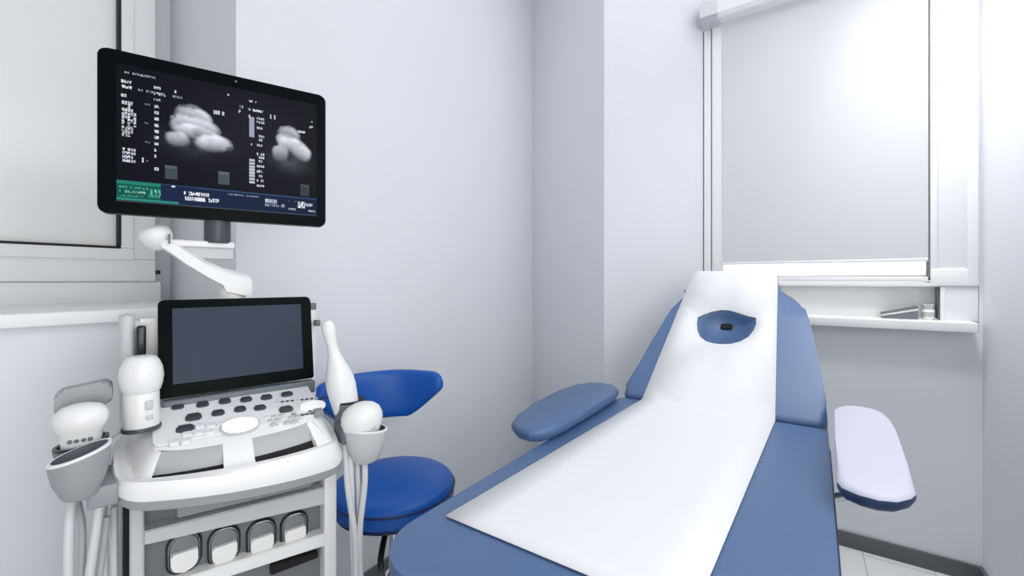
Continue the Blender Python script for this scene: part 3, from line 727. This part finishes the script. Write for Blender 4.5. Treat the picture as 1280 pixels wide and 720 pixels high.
# 5: blunt probe in the lower right cup
B5 = (.230, .0, .810)
p = probe('ultrasound_probe', 'blunt white ultrasound probe sitting low in the right front cup', *B5)
b = NB(); lathe(b, [(0,0), (.020,0), (.028,.025), (.037,.05), (.0435,.064), (.0465,.076), (.0460,.088), (.0410,.101), (.030,.110), (.016,.115), (0,.116)], axis=(-.08,0,1), n=40, sx=.98, sy=.8); obj('probe_body', b, M['dome'], p)
b = NB(); box(b, -.012, .012, -.034, -.026, .060, .070, bev=.003); obj('button', b, M['shell2'], p)
cable(p, B5, [(.230,0,.812), (.228,-.004,.785), (.224,-.012,.74), (.212,-.015,.64), (.216,-.015,.5), (.221,-.014,.36), (.211,-.014,.29), (.198,-.014,.36), (.204,-.016,.6), (.190,-.004,.75), (.192,.02,.84)], .0068)

# ------------------------------------------------------------------ camera
cd = bpy.data.cameras.new('camera'); cam = bpy.data.objects.new('camera', cd); C.objects.link(cam)
cd.sensor_width = 36; cd.lens = 36*533/1280; cd.shift_y = -10/1280; cd.clip_start = .02
cam.location = (0, 0, EYE); cam.rotation_euler = (PI/2, 0, math.radians(34))
scn.camera = cam

# ------------------------------------------------------------------ light
def area(name, loc, target, sx, sy, power, col=(1,1,1)):
    l = bpy.data.lights.new(name, 'AREA'); l.shape = 'RECTANGLE'; l.size = sx; l.size_y = sy; l.energy = power; l.color = col
    o = bpy.data.objects.new(name, l); C.objects.link(o); o.location = loc
    o.rotation_euler = (Vector(target)-Vector(loc)).to_track_quat('-Z', 'Y').to_euler(); return o
area('ceiling_light', (-.30, 1.35, 3.15), (-.35, 1.3, 0), 1.3, 1.5, 5.5, (.97,.98,1.))
area('window_side_fill', (.20, 2.0, 3.1), (-1.0, 1.5, .6), .8, .6, 3, (.98,.985,1.))  # unseen key lamp, added to light the splay, left wall and bed
area('side_fill', (.575, .6, 1.25), (-1.4, .7, .95), 1.6, 2.2, 23.5, (1,1,.99))  # unseen fill added along the right wall to lift the left side
area('side_fill_low', (.52, -.25, .85), (-1.4, .15, .75), 1.0, 1.1, 4.2, (1,1,.99)).data.spread = math.radians(110)  # second added fill, no visible source, for the lower left
area('right_wall_fill', (.12, 2.02, 2.85), (.60, 2.16, 1.75), .2, .2, 2.6).data.spread = math.radians(70)  # added spot without a fixture, brightens the right wall
area('wall_wash_fill', (.24, 1.45, 3.05), (.46, 2.44, .9), .3, .3, 3.2, (1,1,1)).data.spread = math.radians(85)  # added out of view to lift the window and the wall below
w = bpy.data.worlds.new('world'); scn.world = w; w.use_nodes = True
bg = w.node_tree.nodes['Background']; bg.inputs[0].default_value = (.93,.96,1,1); 
wn = w.node_tree; tcw = wn.nodes.new('ShaderNodeTexCoord'); sx = wn.nodes.new('ShaderNodeSeparateXYZ')
mr = wn.nodes.new('ShaderNodeMapRange'); mr.inputs['From Min'].default_value = -.1; mr.inputs['From Max'].default_value = .5
mr.inputs['To Min'].default_value = .70; mr.inputs['To Max'].default_value = 1.7     # brighter daylight on the window side
wn.links.new(tcw.outputs['Generated'], sx.inputs[0]); wn.links.new(sx.outputs['Y'], mr.inputs['Value']); wn.links.new(mr.outputs[0], bg.inputs[1])
scn.view_settings.view_transform = 'Standard'; scn.view_settings.look = 'None'
scn.view_settings.exposure = 0; scn.view_settings.gamma = 1
